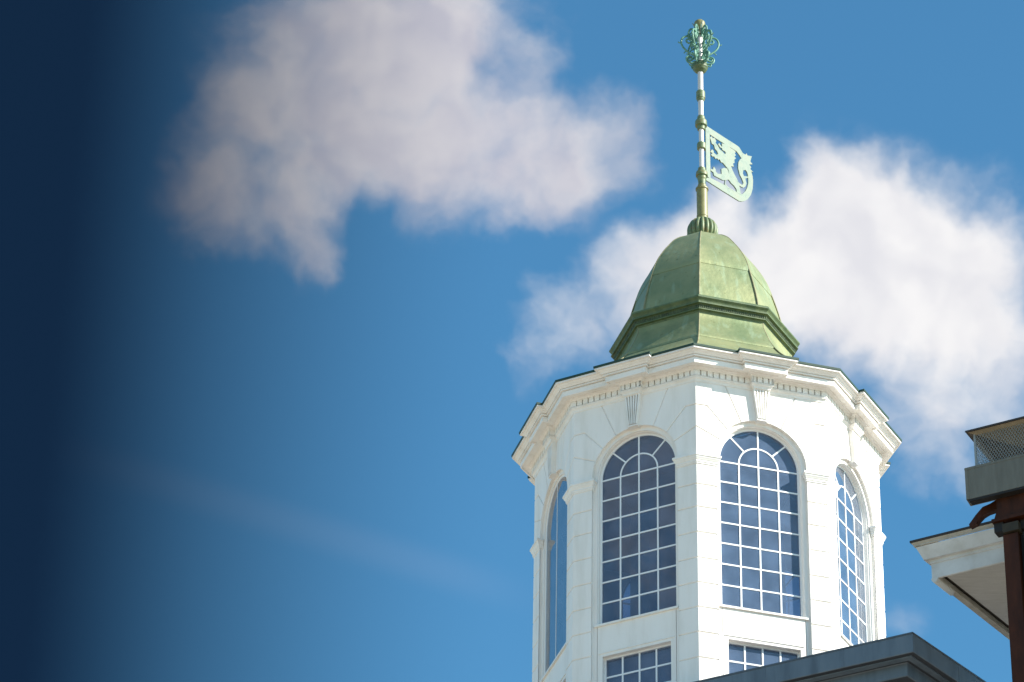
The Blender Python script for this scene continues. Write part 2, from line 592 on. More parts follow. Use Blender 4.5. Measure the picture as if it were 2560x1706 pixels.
def sweep(mb, pts, prof, closed=True, z0=0, caps=False):
    rows = [[(q.x, q.y, z+z0) for q in offset_path(pts, d, closed)] for d, z in prof]
    mb.grid(rows, closed=closed, smooth=False)
    if caps and not closed:
        mb.poly([r_[0] for r_ in rows])
        mb.poly([r_[-1] for r_ in rows][::-1])


# ------------------------------------------------------------------ setting: ground
g = MB()
g.poly([(-2500, -2500, 0), (2500, -2500, 0), (2500, 2500, 0), (-2500, 2500, 0)])
tag(g.build('ground', 'ground'), kind='structure')

# ------------------------------------------------------------------ the cupola tower
DIST = 64.8
Z0 = EYE                                     # heights below are measured from the eye; the tower stands on the ground
tower = tag(empty('cupola_tower', (0, DIST, 0), R(-2.95)),
            'white octagonal cupola tower with tall arched windows, heavy cornice and green copper dome', 'tower')
RW = 3.5
AP = RW*math.cos(math.pi/8)
TAN = math.tan(math.pi/8)
HW = RW*math.sin(math.pi/8)


def fp(az, u, off, z):
    """point on the face whose outward normal has azimuth az (degrees from -Y towards +X)"""
    a = R(az)
    n = (math.sin(a), -math.cos(a))
    t = (math.cos(a), math.sin(a))
    return (n[0]*(AP+off)+t[0]*u, n[1]*(AP+off)+t[1]*u, z+Z0)


ARC_Z, ARC_R = 36.66, 0.93
ZB = 20.0                                    # foot of the modelled facade
ZT = 38.285
F_AZ = [22.5+45*k for k in range(8)]


def shrink(poly, dist):
    """inset of a counter-clockwise polygon, one distance per edge"""
    n = len(poly)
    out = []
    for i in range(n):
        p0, p1, p2 = Vector(poly[i-1]), Vector(poly[i]), Vector(poly[(i+1) % n])
        t0, t1 = (p1-p0).normalized(), (p2-p1).normalized()
        n0, n1 = Vector((-t0.y, t0.x)), Vector((-t1.y, t1.x))
        d0, d1 = dist[i-1], dist[i]
        den = t0.x*t1.y-t0.y*t1.x
        if abs(den) < 0.02:
            out.append(p1+n0*max(d0, d1))
        else:
            # p1 + a*t0 + ... solve for the meeting point of both shifted edges
            q0, q1 = p1+n0*d0, p1+n1*d1
            w = q1-q0
            s = (w.x*t1.y-w.y*t1.x)/den
            out.append(q0+t0*s)
    return [(q.x, q.y) for q in out]


GAP, CH, PR = 0.009, 0.010, 0.020


def block(mb, az, poly, kinds):
    """a rusticated block; kinds per edge: 'j' joint, 'c' tower corner, 'p' plain"""
    outer = shrink(poly, [GAP if k == 'j' else 0 for k in kinds])
    inner = shrink(outer, [CH if k == 'j' else 0 for k in kinds])

    def P(u, off, z):
        if abs(abs(u)-HW) < 0.004:
            u = math.copysign((AP+off)*TAN, u)
        return fp(az, u, off, z)
    n = len(outer)
    back = [P(u, -PR, z) for u, z in outer]
    mid = [P(u, -CH*0.8, z) if 1 else 0 for u, z in outer]
    front = [P(u, 0, z) for u, z in inner]
    mb.poly(front)
    for i in range(n):
        j = (i+1) % n
        if kinds[i] == 'c':
            continue
        mb.poly([back[i], back[j], mid[j], mid[i]])
        mb.poly([mid[i], mid[j], front[j], front[i]])


def arc_pts(a0, a1, r_, n):
    return [(r_*math.cos(R(a0+(a1-a0)*i/n)), ARC_Z+r_*math.sin(R(a0+(a1-a0)*i/n))) for i in range(n+1)]


JOINTS = [36.40, 35.945, 35.44, 34.885, 34.325, 33.79, 33.26, 32.73, 32.19, 31.65, 31.11, 30.57, 30.03, 29.5]
IMP_T = 36.62
CA, CB = 37.235, 37.735


def wall_face(mb, az):
    def both(poly, kinds):
        block(mb, az, poly, kinds)
        n = len(poly)
        mp = [(-u, z) for u, z in reversed(poly)]
        # edge i of the mirrored polygon runs between mirrored n-1-i and n-2-i: edge n-2-i of the original
        mk = [kinds[(n-2-i) % n] for i in range(n)]
        block(mb, az, mp, mk)
    # piers under the impost
    zs = JOINTS
    for a, b in zip(zs[:-1], zs[1:]):
        both([(ARC_R, b), (HW, b), (HW, a), (ARC_R, a)], ['j', 'c', 'j' if a != zs[0] else 'p', 'p'])
    both([(ARC_R, ZB), (HW, ZB), (HW, zs[-1]), (ARC_R, zs[-1])], ['p', 'c', 'j', 'p'])
    both([(ARC_R, 36.40), (HW, 36.40), (HW, IMP_T), (ARC_R, IMP_T)], ['p', 'c', 'p', 'p'])   # behind the impost moulding
    # voussoirs
    th = math.degrees(math.asin((IMP_T-ARC_Z)/ARC_R))
    a1, a2, a3, a4 = 22.6, 41.2, 63.7, 83.4
    arc = arc_pts(th, a1, ARC_R, 5)
    both([(HW, IMP_T), (HW, CA)] + arc[::-1], ['c', 'j'] + ['p']*5 + ['p'])
    arc = arc_pts(a1, a2, ARC_R, 5)
    both([(HW, CA), (HW, CB), (1.11, CB+.005)] + arc[::-1], ['c', 'j', 'j'] + ['p']*5 + ['j'])
    arc = arc_pts(a2, a3, ARC_R, 6)
    both([(1.11, CB+.005), (HW, CB), (HW, ZT), (0.735, ZT)] + arc[::-1], ['j', 'c', 'p', 'j'] + ['p']*6 + ['j'])
    arc = arc_pts(a3, a4, ARC_R, 5)
    both([(0.735, ZT), (0.17, ZT)] + arc[::-1], ['p', 'p'] + ['p']*5 + ['j'])
    # behind the keystone
    block(mb, az, [(-0.17, ZT)] + [(-u, z) for u, z in arc_pts(a4, 90, ARC_R, 2)] + arc_pts(a4, 90, ARC_R, 2)[::-1][1:] + [(0.17, ZT)],
          ['p']*8)
    # plaster behind the joints
    o = -PR
    hw = (AP+o)*TAN
    outer = []
    arc = arc_pts(0, 180, ARC_R+0.0, 36)
    for u, z in arc:
        du, dz = u, z-ARC_Z
        k = min(hw/abs(du) if abs(du) > 1e-6 else 9e9, (38.30-ARC_Z)/dz if dz > 1e-6 else 9e9)
        outer.append((du*k, ARC_Z+dz*k))
    for i in range(36):
        q = [arc[i], outer[i], outer[i+1], arc[i+1]]
        (ua, za), (ub, zb_) = outer[i], outer[i+1]
        if abs(abs(ua)-hw) < 1e-6 and abs(zb_-38.30) < 1e-6:
            q = [arc[i], outer[i], (math.copysign(hw, ua), 38.30), outer[i+1], arc[i+1]]
        if abs(za-38.30) < 1e-6 and abs(abs(ub)-hw) < 1e-6:
            q = [arc[i], outer[i], (math.copysign(hw, ub), 38.30), outer[i+1], arc[i+1]]
        mb.poly([fp(az, u, o, z) for u, z in q])
    for s in (-1, 1):
        mb.poly([fp(az, s*ARC_R, o, ZB), fp(az, s*hw, o, ZB), fp(az, s*hw, o, ARC_Z), fp(az, s*ARC_R, o, ARC_Z)])
    # the stepped reveal and archivolt: (radius, depth)
    steps = [(ARC_R, 0.0), (ARC_R, -0.035), (0.938, -0.037), (0.938, -0.048), (0.925, -0.05), (0.925, -0.07), (0.845, -0.07), (0.845, -0.095), (0.832, -0.11), (0.832, -0.215)]
    line = [(-1, ZB)] + [None]
    rows = []
    for r_, off in steps:
        row = [fp(az, r_, off, ZB)] + [fp(az, u, off, z) for u, z in arc_pts(0, 180, r_, 40)] + [fp(az, -r_, off, ZB)]
        rows.append(row)
    mb.grid(rows, smooth=False)
    # spandrel panel between the upper and the lower window, with the opening of the lower one
    L, HT, SI = 0.725, 32.705, 33.40
    w = 0.832
    mb.box((-w, -0.30, HT), (w, -0.0695, SI), lambda u, o_, z: fp(az, u, o_, z))
    for s in (-1, 1):
        a, b = sorted((s*L, s*w))
        mb.box((a, -0.30, 30.9), (b, -0.0695, HT-0.0005), lambda u, o_, z: fp(az, u, o_, z))
    mb.box((-w, -0.30, ZB), (w, -0.0695, 30.89), lambda u, o_, z: fp(az, u, o_, z))


mb = MB()
for az in F_AZ:
    wall_face(mb, az)
# plain shaft below, down to the ground
sweep(mb, [(RW*math.sin(R(45*k)), -RW*math.cos(R(45*k))) for k in range(8)], [(0.0, 0.0), (0.0, ZB+Z0+.001), (-0.3, ZB+Z0+.002)])
mb.build('wall', 'white', tower, merge=False)

# cornice: the plan line breaks forward over each keystone
plan = []
BH, BE = 0.165, 0.11
for k in range(8):
    az0 = 45*k
    plan.append((RW*math.sin(R(az0)), -RW*math.cos(R(az0))))
    for u, off in ((-BH, 0), (-BH, BE), (BH, BE), (BH, 0)):
        p = fp(22.5+45*k, u, off, 0)
        plan.append((p[0], p[1]))
prof = [(-0.03, 38.262), (0.012, 38.262), (0.016, 38.285), (0.026, 38.305), (0.044, 38.325), (0.056, 38.333), (0.056, 38.352), (0.064, 38.352), (0.064, 38.366),
        (0.022, 38.366), (0.022, 38.49), (0.075, 38.49), (0.08, 38.505), (0.095, 38.522), (0.12, 38.532), (0.135, 38.532), (0.135, 38.545),
        (0.255, 38.545), (0.255, 38.520), (0.281, 38.520), (0.281, 38.634), (0.258, 38.634), (0.258, 38.650), (0.318, 38.650), (0.318, 38.676),
        (0.304, 38.676), (0.304, 38.688), (0.338, 38.688), (0.345, 38.702), (0.362, 38.716), (0.384, 38.728), (0.398, 38.744), (0.398, 38.755), (0.442, 38.755), (0.442, 38.792), (0.1, 38.80)]
mb = MB()
sweep(mb, plan, prof, z0=Z0)
mb.build('cornice', 'trim', tower)
# dentils
mb = MB()
pin = offset_path(plan, 0.020)
pout = offset_path(plan, 0.066)
n = len(plan)
for i in range(n):
    a, b = pin[i], pin[(i+1) % n]
    a2, b2 = pout[i], pout[(i+1) % n]
    t = (b-a).normalized()
    nrm = Vector((t.y, -t.x))
    # usable run: between the mitres
    s0 = max(0, (a2-a).dot(t)) if (a2-a).dot(t) > 0 else (a2-a).dot(t)
    s1 = (b2-a).dot(t)
    run = s1-s0
    if run < 0.12:
        mb.box((s0, 0, 38.372), (s1, 0.045, 38.489), lambda s, o_, z: (a.x+t.x*s+nrm.x*o_, a.y+t.y*s+nrm.y*o_, z+Z0))
        continue
    m = max(1, round((run+0.03)/0.1325))
    pitch = (run+0.030)/m
    for j in range(m):
        q0 = s0+j*pitch
        q1 = q0+pitch-0.030
        f = lambda s, o_, z: (a.x+t.x*s+nrm.x*o_, a.y+t.y*s+nrm.y*o_, z+Z0)
        mb.box((q0, -0.004, 38.372), (q1, 0.046, 38.489), f)
        if j < m-1:
            mb.box((q1+.001, -0.004, 38.458), (q1+0.029, 0.026, 38.472), f)
mb.build('dentil_course', 'trim', tower, merge=False)
# flashing on the cornice
mb = MB()
sweep(mb, plan, [(0.40, 38.794), (0.452, 38.788), (0.456, 38.792), (0.458, 38.838), (0.10, 38.870)], z0=Z0)
mb.build('roof_flashing', 'flash', tower)

# imposts at the eight corners
imp_prof = [(-0.005, 36.398), (0.014, 36.398), (0.017, 36.425), (0.028, 36.432), (0.028, 36.470), (0.036, 36.474), (0.044, 36.492), (0.060, 36.520), (0.064, 36.545), (0.078, 36.550), (0.078, 36.594), (0.06, 36.602), (-0.005, 36.628)]
# the corner at azimuth 0 lies between faces -22.5 and +22.5
pts = [fp(-22.5, ARC_R, -0.06, 0), fp(-22.5, ARC_R, 0, 0), (RW*math.sin(0), -RW*math.cos(0), 0), fp(22.5, -ARC_R, 0, 0), fp(22.5, -ARC_R, -0.06, 0)]
pts = [(p[0], p[1]) for p in pts]
mb = MB()
sweep(mb, pts, imp_prof, closed=False, z0=Z0, caps=True)
imp = mb.build('impost', 'trim', tower)
for k in range(1, 8):
    copy_turned(imp, tower, R(45*k))

# keystones: a tapered block with five flutes
mb = MB()
f0 = lambda u, o_, z: fp(0, u, o_, z)
KB, KT = 37.585, 38.275


def kw(z):
    return 0.088+(z-KB)/(KT-KB)*0.082


mb.prism([(-kw(KB), KB), (kw(KB), KB), (kw(KT), KT), (-kw(KT), KT)], 0.055, -0.03, f0)
for j in range(6):
    a, b = -1+j*0.36, -1+j*0.36+0.20
    mb.prism([(kw(KB)*a, KB+.012), (kw(KB)*b, KB+.012), (kw(KT-.03)*b, KT-.03), (kw(KT-.03)*a, KT-.03)], 0.098, 0.05, f0)
mb.prism([(-kw(KT), KT-.03), (kw(KT), KT-.03), (kw(KT), KT), (-kw(KT), KT)], 0.1005, 0.05, f0)
mb.box((-.105, -.14, KB-.03), (.105, 0.085, KB-.001), f0)
key = mb.build('keystone', 'trim', tower)
key.rotation_euler = (0, 0, R(22.5))
for k in range(1, 8):
    copy_turned(key, tower, R(22.5+45*k))

# the arched windows
FR = 0.832
GI = 0.797
OG = -0.20                                  # glass depth
SILL = 33.405


def bar(mb, u0, z0, u1, z1, w, o0, o1):
    d = Vector((u1-u0, z1-z0)).normalized()
    p = Vector((-d.y, d.x))*w/2
    mb.prism([(u0-p.x, z0-p.y), (u1-p.x, z1-p.y), (u1+p.x, z1+p.y), (u0+p.x, z0+p.y)], o0, o1, f0)


mb = MB()
rows = []
for r_, off in ((FR, OG-.03), (FR, OG+.02), (GI, OG+.02), (GI, OG-.03)):
    rows.append([f0(r_, off, SILL)] + [f0(u, off, z) for u, z in arc_pts(0, 180, r_, 40)] + [f0(-r_, off, SILL)])
mb.grid(rows, smooth=False)
BW = 0.031
fo, bo = OG+.012, OG-.02
CW = 0.4035
for u in (-CW, CW):
    bar(mb, u, SILL, u, ARC_Z, BW, fo, bo)
bar(mb, 0, SILL, 0, ARC_Z+GI+.01, BW, fo-.001, bo)
rows_z = [ARC_Z-.010-0.4545*i for i in range(7)]
for z in rows_z:
    bar(mb, -FR+.01, z, FR-.01, z, BW, fo-.002, bo)
bar(mb, -FR+.01, SILL+.018, FR-.01, SILL+.018, .036, fo+.004, bo)
inner = arc_pts(0, 180, CW, 24)
rows = []
for r_, off in ((CW+BW/2, bo), (CW+BW/2, fo-.003), (CW-BW/2, fo-.003), (CW-BW/2, bo)):
    rows.append([f0(u, off, z) for u, z in arc_pts(0, 180, r_, 24)])
mb.grid(rows, smooth=False)
for a in (45, 135):
    c, s = math.cos(R(a)), math.sin(R(a))
    bar(mb, CW*c, ARC_Z+CW*s, (GI+.01)*c, ARC_Z+(GI+.01)*s, BW, fo-.004, bo)
win = mb.build('arched_window', 'frame', tower, merge=False)
# the glass of one window: every light sits a hair out of true in its putty


def glazing(name_mat, parent):
    rr = random.Random(11)
    mb = MB()
    us = [-FR+.005, -CW, 0, CW, FR-.005]
    zz = rows_z[1:][::-1]
    zz = [SILL+.002] + zz + [ARC_Z-.010]
    for i in range(4):
        for j in range(len(zz)-1):
            tu, tz = rr.uniform(-.011, .011), rr.uniform(-.009, .009)
            uc, zc = (us[i]+us[i+1])/2, (zz[j]+zz[j+1])/2
            mb.poly([f0(u, OG+(u-uc)*tu+(z-zc)*tz, z) for u, z in ((us[i], zz[j]), (us[i+1], zz[j]), (us[i+1], zz[j+1]), (us[i], zz[j+1]))])
    mb.poly([f0(FR-.005, OG, ARC_Z-.009)] + [f0(u, OG, z) for u, z in arc_pts(0, 180, FR-.005, 40)] + [f0(-FR+.005, OG, ARC_Z-.009)])
    return mb.build('pane', name_mat, parent, recalc=False, merge=False)


pane = glazing('glass', win)
mb = MB()
mb.box((-0.895, -0.15, SILL-.045), (0.895, -0.03, SILL-.004), f0)
sill = mb.build('sill', 'trim', win)
win.rotation_euler = (0, 0, R(22.5))
for k in range(1, 8):
    if k == 6:
        continue
    c = copy_turned(win, tower, R(22.5+45*k))
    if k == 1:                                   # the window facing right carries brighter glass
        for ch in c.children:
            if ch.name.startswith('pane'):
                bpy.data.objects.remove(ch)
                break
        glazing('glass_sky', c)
# the window facing left is glazed in two tall plain sheets, without glazing bars
OG = -0.115
mb = MB()
rows = []
for r_, off in ((FR, OG-.03), (FR, OG+.012), (GI, OG+.012), (GI, OG-.03)):
    rows.append([f0(r_, off, SILL)] + [f0(u, off, z) for u, z in arc_pts(0, 180, r_, 40)] + [f0(-r_, off, SILL)])
mb.grid(rows, smooth=False)
bar(mb, -.12, SILL, -.12, ARC_Z+GI-.01, .022, OG+.006, OG-.02)
bar(mb, -FR+.01, SILL+.018, FR-.01, SILL+.018, .036, OG+.016, OG-.02)
plain = mb.build('arched_window', 'frame', tower, merge=False)
plain['label'] = 'narrow arched window of plain blue glass without glazing bars'
mb = MB()
mb.poly([f0(FR-.005, OG, SILL+.002)] + [f0(u, OG, z) for u, z in arc_pts(0, 180, FR-.005, 40)] + [f0(-FR+.005, OG, SILL+.002)])
mb.build('pane', 'glass_sky', plain, recalc=False)
cs_ = sill.copy()
COL.objects.link(cs_)
cs_.parent = plain
plain.rotation_euler = (0, 0, R(22.5+45*6))
OG = -0.20

# the square windows under them
mb = MB()
L, HT, HB = 0.725, 32.705, 30.9
mb.prism([(-L, HT-.03), (L, HT-.03), (L, HT), (-L, HT)], OG+.03, OG-.03, f0)
for s in (-1, 1):
    a, b = sorted((s*(L-.025), s*L))
    mb.prism([(a, HB), (b, HB), (b, HT-.031), (a, HT-.031)], OG+.03, OG-.03, f0)
for u in (-.3575, 0, .3575):
    bar(mb, u, HB, u, HT-.02, .034, fo, bo)
for j in range(1, 5):
    bar(mb, -L+.01, HT-.015-.385*j, L-.01, HT-.015-.385*j, .034, fo-.002, bo)
low = mb.build('lower_window', 'frame', tower, merge=False)
mb = MB()
mb.poly([f0(-L, OG, HB), f0(L, OG, HB), f0(L, OG, HT-.002), f0(-L, OG, HT-.002)])
mb.build('pane', 'glass', low, recalc=False)
mb = MB()
mb.box((-L, OG-.10, HB), (L, OG-.09, HT-.03), f0)
mb.build('blind', 'blind', low)
mb = MB()
mb.prism([(-.80, 32.770), (.80, 32.770), (.80, 32.792), (-.80, 32.792)], -0.055, -0.10, f0)
mb.prism([(-.79, 32.715), (.79, 32.715), (.79, 32.769), (-.79, 32.769)], -0.072, -0.10, f0)
mb.build('lintel', 'trim', low)
low.rotation_euler = (0, 0, R(22.5))
for k in range(1, 8):
    copy_turned(low, tower, R(22.5+45*k))


# inside: a brown ring of ceiling behind the windows, a dark ceiling, a floor
def octring(r_, z):
    return [(r_*math.sin(R(45*k)), -r_*math.cos(R(45*k)), z+Z0) for k in range(8)]


mb = MB()
mb.grid([octring(3.17, 37.32), octring(1.9, 37.32), octring(1.9, 37.9)], closed=True, smooth=False)
mb.build('ceiling_ring', 'soffit_in', tower)
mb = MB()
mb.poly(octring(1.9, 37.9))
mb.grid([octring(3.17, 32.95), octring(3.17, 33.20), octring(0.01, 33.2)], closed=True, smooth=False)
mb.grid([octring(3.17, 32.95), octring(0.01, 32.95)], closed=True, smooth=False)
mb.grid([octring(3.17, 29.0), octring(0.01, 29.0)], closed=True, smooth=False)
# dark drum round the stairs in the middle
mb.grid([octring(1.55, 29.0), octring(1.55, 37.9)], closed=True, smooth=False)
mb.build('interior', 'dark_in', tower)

# ---- the copper dome
DOME = [(0.20, 43.93), (0.50, 43.825), (0.75, 43.64), (0.95, 43.39), (1.14, 43.11), (1.30, 42.805), (1.42, 42.45), (1.535, 42.04), (1.615, 41.70), (1.655, 41.45), (1.67, 41.27)]
SKIRT = [(1.785, 40.985), (1.80, 40.85), (1.866, 40.68), (1.98, 40.44), (2.126, 40.20), (2.389, 39.90), (2.90, 39.46), (3.40, 39.09), (3.72, 38.90), (3.80, 38.862)]


def refine(pr, n=6):
    """Catmull-Rom through the profile points"""
    out = []
    for i in range(len(pr)-1):
        p0 = Vector(pr[max(i-1, 0)])
        p1 = Vector(pr[i])
        p2 = Vector(pr[i+1])
        p3 = Vector(pr[min(i+2, len(pr)-1)])
        for j in range(n):
            t = j/n
            out.append(tuple(0.5*((2*p1)+(p2-p0)*t+(2*p0-5*p1+4*p2-p3)*t*t+(3*p1-p0-3*p2+p3)*t**3)))
    out.append(tuple(pr[-1]))
    return out


def corner(k, r_, z):
    return (r_*math.sin(R(45*k)), -r_*math.cos(R(45*k)), z+Z0)


def shell(mb, prof, seam):
    up_ = [p for p in prof if p[1] >= seam]
    lo_ = [p for p in prof if p[1] <= seam]
    up_.append((up_[-1][0]+0.001, seam-0.012))
    up2_ = [(r_+.026, z) for r_, z in up_]
    for k in range(8):
        for seg, e in ((up2_, 0), (lo_, 0)):
            rows = []
            for r_, z in seg:
                a, b = Vector(corner(k, r_, z)), Vector(corner(k+1, r_, z))
                rows.append([a.lerp(b, t/6) for t in range(7)])
            mb.grid(rows, smooth=True)
        # the lip where the upper sheet laps over the lower one
        r_, z = up2_[-1]
        mb.poly([corner(k, r_, z), corner(k+1, r_, z), corner(k+1, r_-.028, z), corner(k, r_-.028, z)])


mb = MB()
dome_p, skirt_p = refine(DOME), refine(SKIRT)
shell(mb, dome_p, 42.46)
shell(mb, skirt_p, 40.22)
dome = mb.build('copper_dome', 'copper', tower, merge=False)
mb = MB()
for k in range(8):
    mb.tube([corner(k, r_+.012, z) for r_, z in dome_p], 0.018, 6)
    mb.tube([corner(k, r_+.012, z) for r_, z in skirt_p[:40]], 0.018, 6)
mb.build('ridge_rolls', 'copper_pale', dome, merge=False)
# moulding round the waist of the dome
octa = [(math.sin(R(45*k)), -math.cos(R(45*k))) for k in range(8)]


def octsweep(mb, prof):
    mb.grid([[corner(k, r_, z) for k in range(8)] for r_, z in prof], closed=True, smooth=False)


mb = MB()
octsweep(mb, [(1.66, 41.36), (1.80, 41.345), (1.93, 41.325), (1.965, 41.305), (1.985, 41.275), (1.985, 41.245), (1.965, 41.225), (1.945, 41.205), (1.930, 41.180), (1.928, 41.165)])
octsweep(mb, [(1.945, 41.150), (1.948, 41.150), (1.948, 41.128), (1.90, 41.126), (1.875, 41.110), (1.868, 41.040), (1.884, 41.038), (1.884, 41.014), (1.83, 41.008), (1.815, 40.975), (1.782, 40.965)])
octsweep(mb, [(1.928, 41.165), (1.885, 41.165), (1.885, 41.150), (1.945, 41.150)])
wm = mb.build('waist_moulding', 'copper_dark', tower, merge=False)
mb = MB()
for k in range(8):
    a, b = Vector(corner(k, 1.868, 41.046)), Vector(corner(k+1, 1.868, 41.046))
    a2, b2 = Vector(corner(k, 1.880, 41.110)), Vector(corner(k+1, 1.880, 41.110))
    nn = ((a+b)/2-Vector((0, 0, a.z))).normalized()
    N = 36
    for j in range(N):
        t0, t1 = (j+.1)/N, (j+.62)/N
        q = [a.lerp(b, t0), a.lerp(b, t1), a2.lerp(b2, t1), a2.lerp(b2, t0)]
        o_ = [p+nn*.016 for p in q]
        mb.poly(o_)
        for i in range(4):
            mb.poly([q[i], q[(i+1) % 4], o_[(i+1) % 4], o_[i]])
mb.build('toothed_band', 'copper_bands', wm, merge=False)

# ------------------------------------------------------------------ the weathervane on the dome
VB = 43.96
vane = tag(empty('weathervane', (0, DIST, VB+Z0)), 'tall weathervane with pierced lion flag and scrollwork finial standing on the green dome', 'weathervane')


def vl(prof):
    return [(r_, z-VB) for r_, z in prof]


# gadrooned ball
mb = MB()
NB, NP = 16, 18
rows = []
bp_ = [(0.13, 44.44), (0.20, 44.43), (0.27, 44.37), (0.315, 44.28), (0.335, 44.17), (0.325, 44.07), (0.29, 43.99), (0.24, 43.93), (0.2, 43.90)]
N = 18*10
for j in range(N+1):
    a = 2*math.pi*j/N
    lobe = abs(math.sin(a*9))
    row = []
    for i, (r_, z) in enumerate(refine(bp_, 3)):
        k = min(1, max(0, (r_-.12)/.12))
        rr = r_*(1-0.20*k*(1-lobe**0.6))
        row.append((rr*math.cos(a), rr*math.sin(a), z-VB))
    rows.append(row)
mb.grid(rows, smooth=True)
mb.build('gadrooned_ball', 'collar', vane)
mb = MB()
mb.lathe(vl([(0.17, 44.42), (0.15, 44.44), (0.116, 44.445), (0.116, 44.54), (0.116, 44.54), (0.123, 44.545), (0.123, 44.575), (0.116, 44.58), (0.116, 44.58), (0.119, 45.24), (0.119, 45.24), (0.138, 45.25), (0.138, 45.285), (0.138, 45.285), (0.10, 45.30), (0.093, 45.31), (0.093, 45.37), (0.06, 45.39)]), 64, smooth=False)
mb.build('column', 'bronze', vane, merge=False)


def collar(prof, m='collar'):
    mb = MB()
    mb.lathe(vl(prof), 64, smooth=False)
    return mb.build('collar', m, vane, merge=False)


collar([(0.05, 45.38), (0.078, 45.39), (0.078, 45.41), (0.085, 45.50), (0.098, 45.54), (0.098, 45.60), (0.098, 45.60), (0.128, 45.61), (0.130, 45.66), (0.120, 45.715), (0.120, 45.715), (0.085, 45.74), (0.080, 45.80), (0.080, 45.815), (0.04, 45.82)])
collar([(0.04, 46.32), (0.093, 46.325), (0.095, 46.34), (0.095, 46.455), (0.088, 46.475), (0.04, 46.478)])
collar([(0.04, 46.835), (0.082, 46.84), (0.084, 46.86), (0.092, 46.925), (0.092, 46.925), (0.126, 46.935), (0.130, 46.96), (0.130, 47.04), (0.122, 47.07), (0.122, 47.07), (0.088, 47.09), (0.082, 47.17), (0.076, 47.19), (0.04, 47.195)])
collar([(0.04, 47.60), (0.07, 47.605), (0.085, 47.64), (0.085, 47.66), (0.085, 47.66), (0.098, 47.67), (0.098, 47.84), (0.09, 47.86), (0.04, 47.865)])
mb = MB()
mb.lathe(vl([(0.052, 45.79), (0.052, 46.4), (0.053, 47.0), (0.058, 47.5), (0.060, 48.45), (0.058, 49.0), (0.058, 49.45)]), 24)
mb.build('pole', 'pole', vane, merge=False)
# cup under the finial, and the bud on top
mb = MB()
mb.lathe(vl([(0.062, 48.375), (0.09, 48.385), (0.135, 48.43), (0.155, 48.475), (0.155, 48.475), (0.165, 48.485), (0.168, 48.52), (0.155, 48.545), (0.155, 48.545), (0.148, 48.565), (0.150, 48.60), (0.13, 48.635), (0.06, 48.645)]), 64, smooth=False)
mb.build('cup', 'copper_dark', vane, merge=False)
mb = MB()
mb.lathe(vl([(0.05, 49.28), (0.062, 49.42), (0.085, 49.53), (0.112, 49.62), (0.126, 49.69), (0.118, 49.745), (0.085, 49.785), (0.045, 49.80), (0.0, 49.805)]), 28)
bud = mb.build('bud', 'bronze', vane)
mb = MB()
for k in range(4):
    a = R(20+90*k)
    e_, t_ = Vector((math.cos(a), math.sin(a), 0)), Vector((-math.sin(a), math.cos(a), 0))
    for w0, w1, r0, r1, z0, z1 in ((.02, .024, .066, .088, 49.40, 49.52), (.024, .02, .088, .116, 49.52, 49.62), (.02, .004, .116, .165, 49.62, 49.70)):
        mb.poly([e_*r0-t_*w0+Vector((0, 0, z0-VB)), e_*r0+t_*w0+Vector((0, 0, z0-VB)), e_*r1+t_*w1+Vector((0, 0, z1-VB)), e_*r1-t_*w1+Vector((0, 0, z1-VB))])
        e2 = .012
        mb.poly([e_*(r0+e2)-t_*w0+Vector((0, 0, z0-VB)), e_*(r0+e2)+t_*w0+Vector((0, 0, z0-VB)), e_*(r1+e2)+t_*w1+Vector((0, 0, z1-VB)), e_*(r1+e2)-t_*w1+Vector((0, 0, z1-VB))])
        for s in (-1, 1):
            mb.poly([e_*r0+t_*w0*s+Vector((0, 0, z0-VB)), e_*(r0+e2)+t_*w0*s+Vector((0, 0, z0-VB)), e_*(r1+e2)+t_*w1*s+Vector((0, 0, z1-VB)), e_*r1+t_*w1*s+Vector((0, 0, z1-VB))])
mb.build('leaf_tips', 'verdigris', bud)


def spiral(cx, cz, r0, r1, a0, turns, n=26):
    out = []
    for i in range(n+1):
        t = i/n
        r_ = r0+(r1-r0)*t
        a = R(a0+360*turns*t)
        out.append((cx+r_*math.cos(a), cz+r_*math.sin(a)))
    return out


# scroll work: one flat wrought scroll, repeated round the pole
def bez(p0, p1, p2, p3, n=14):
    return [tuple(Vector(p0)*(1-t)**3+Vector(p1)*3*t*(1-t)**2+Vector(p2)*3*t*t*(1-t)+Vector(p3)*t**3) for t in [i/n for i in range(n+1)]]


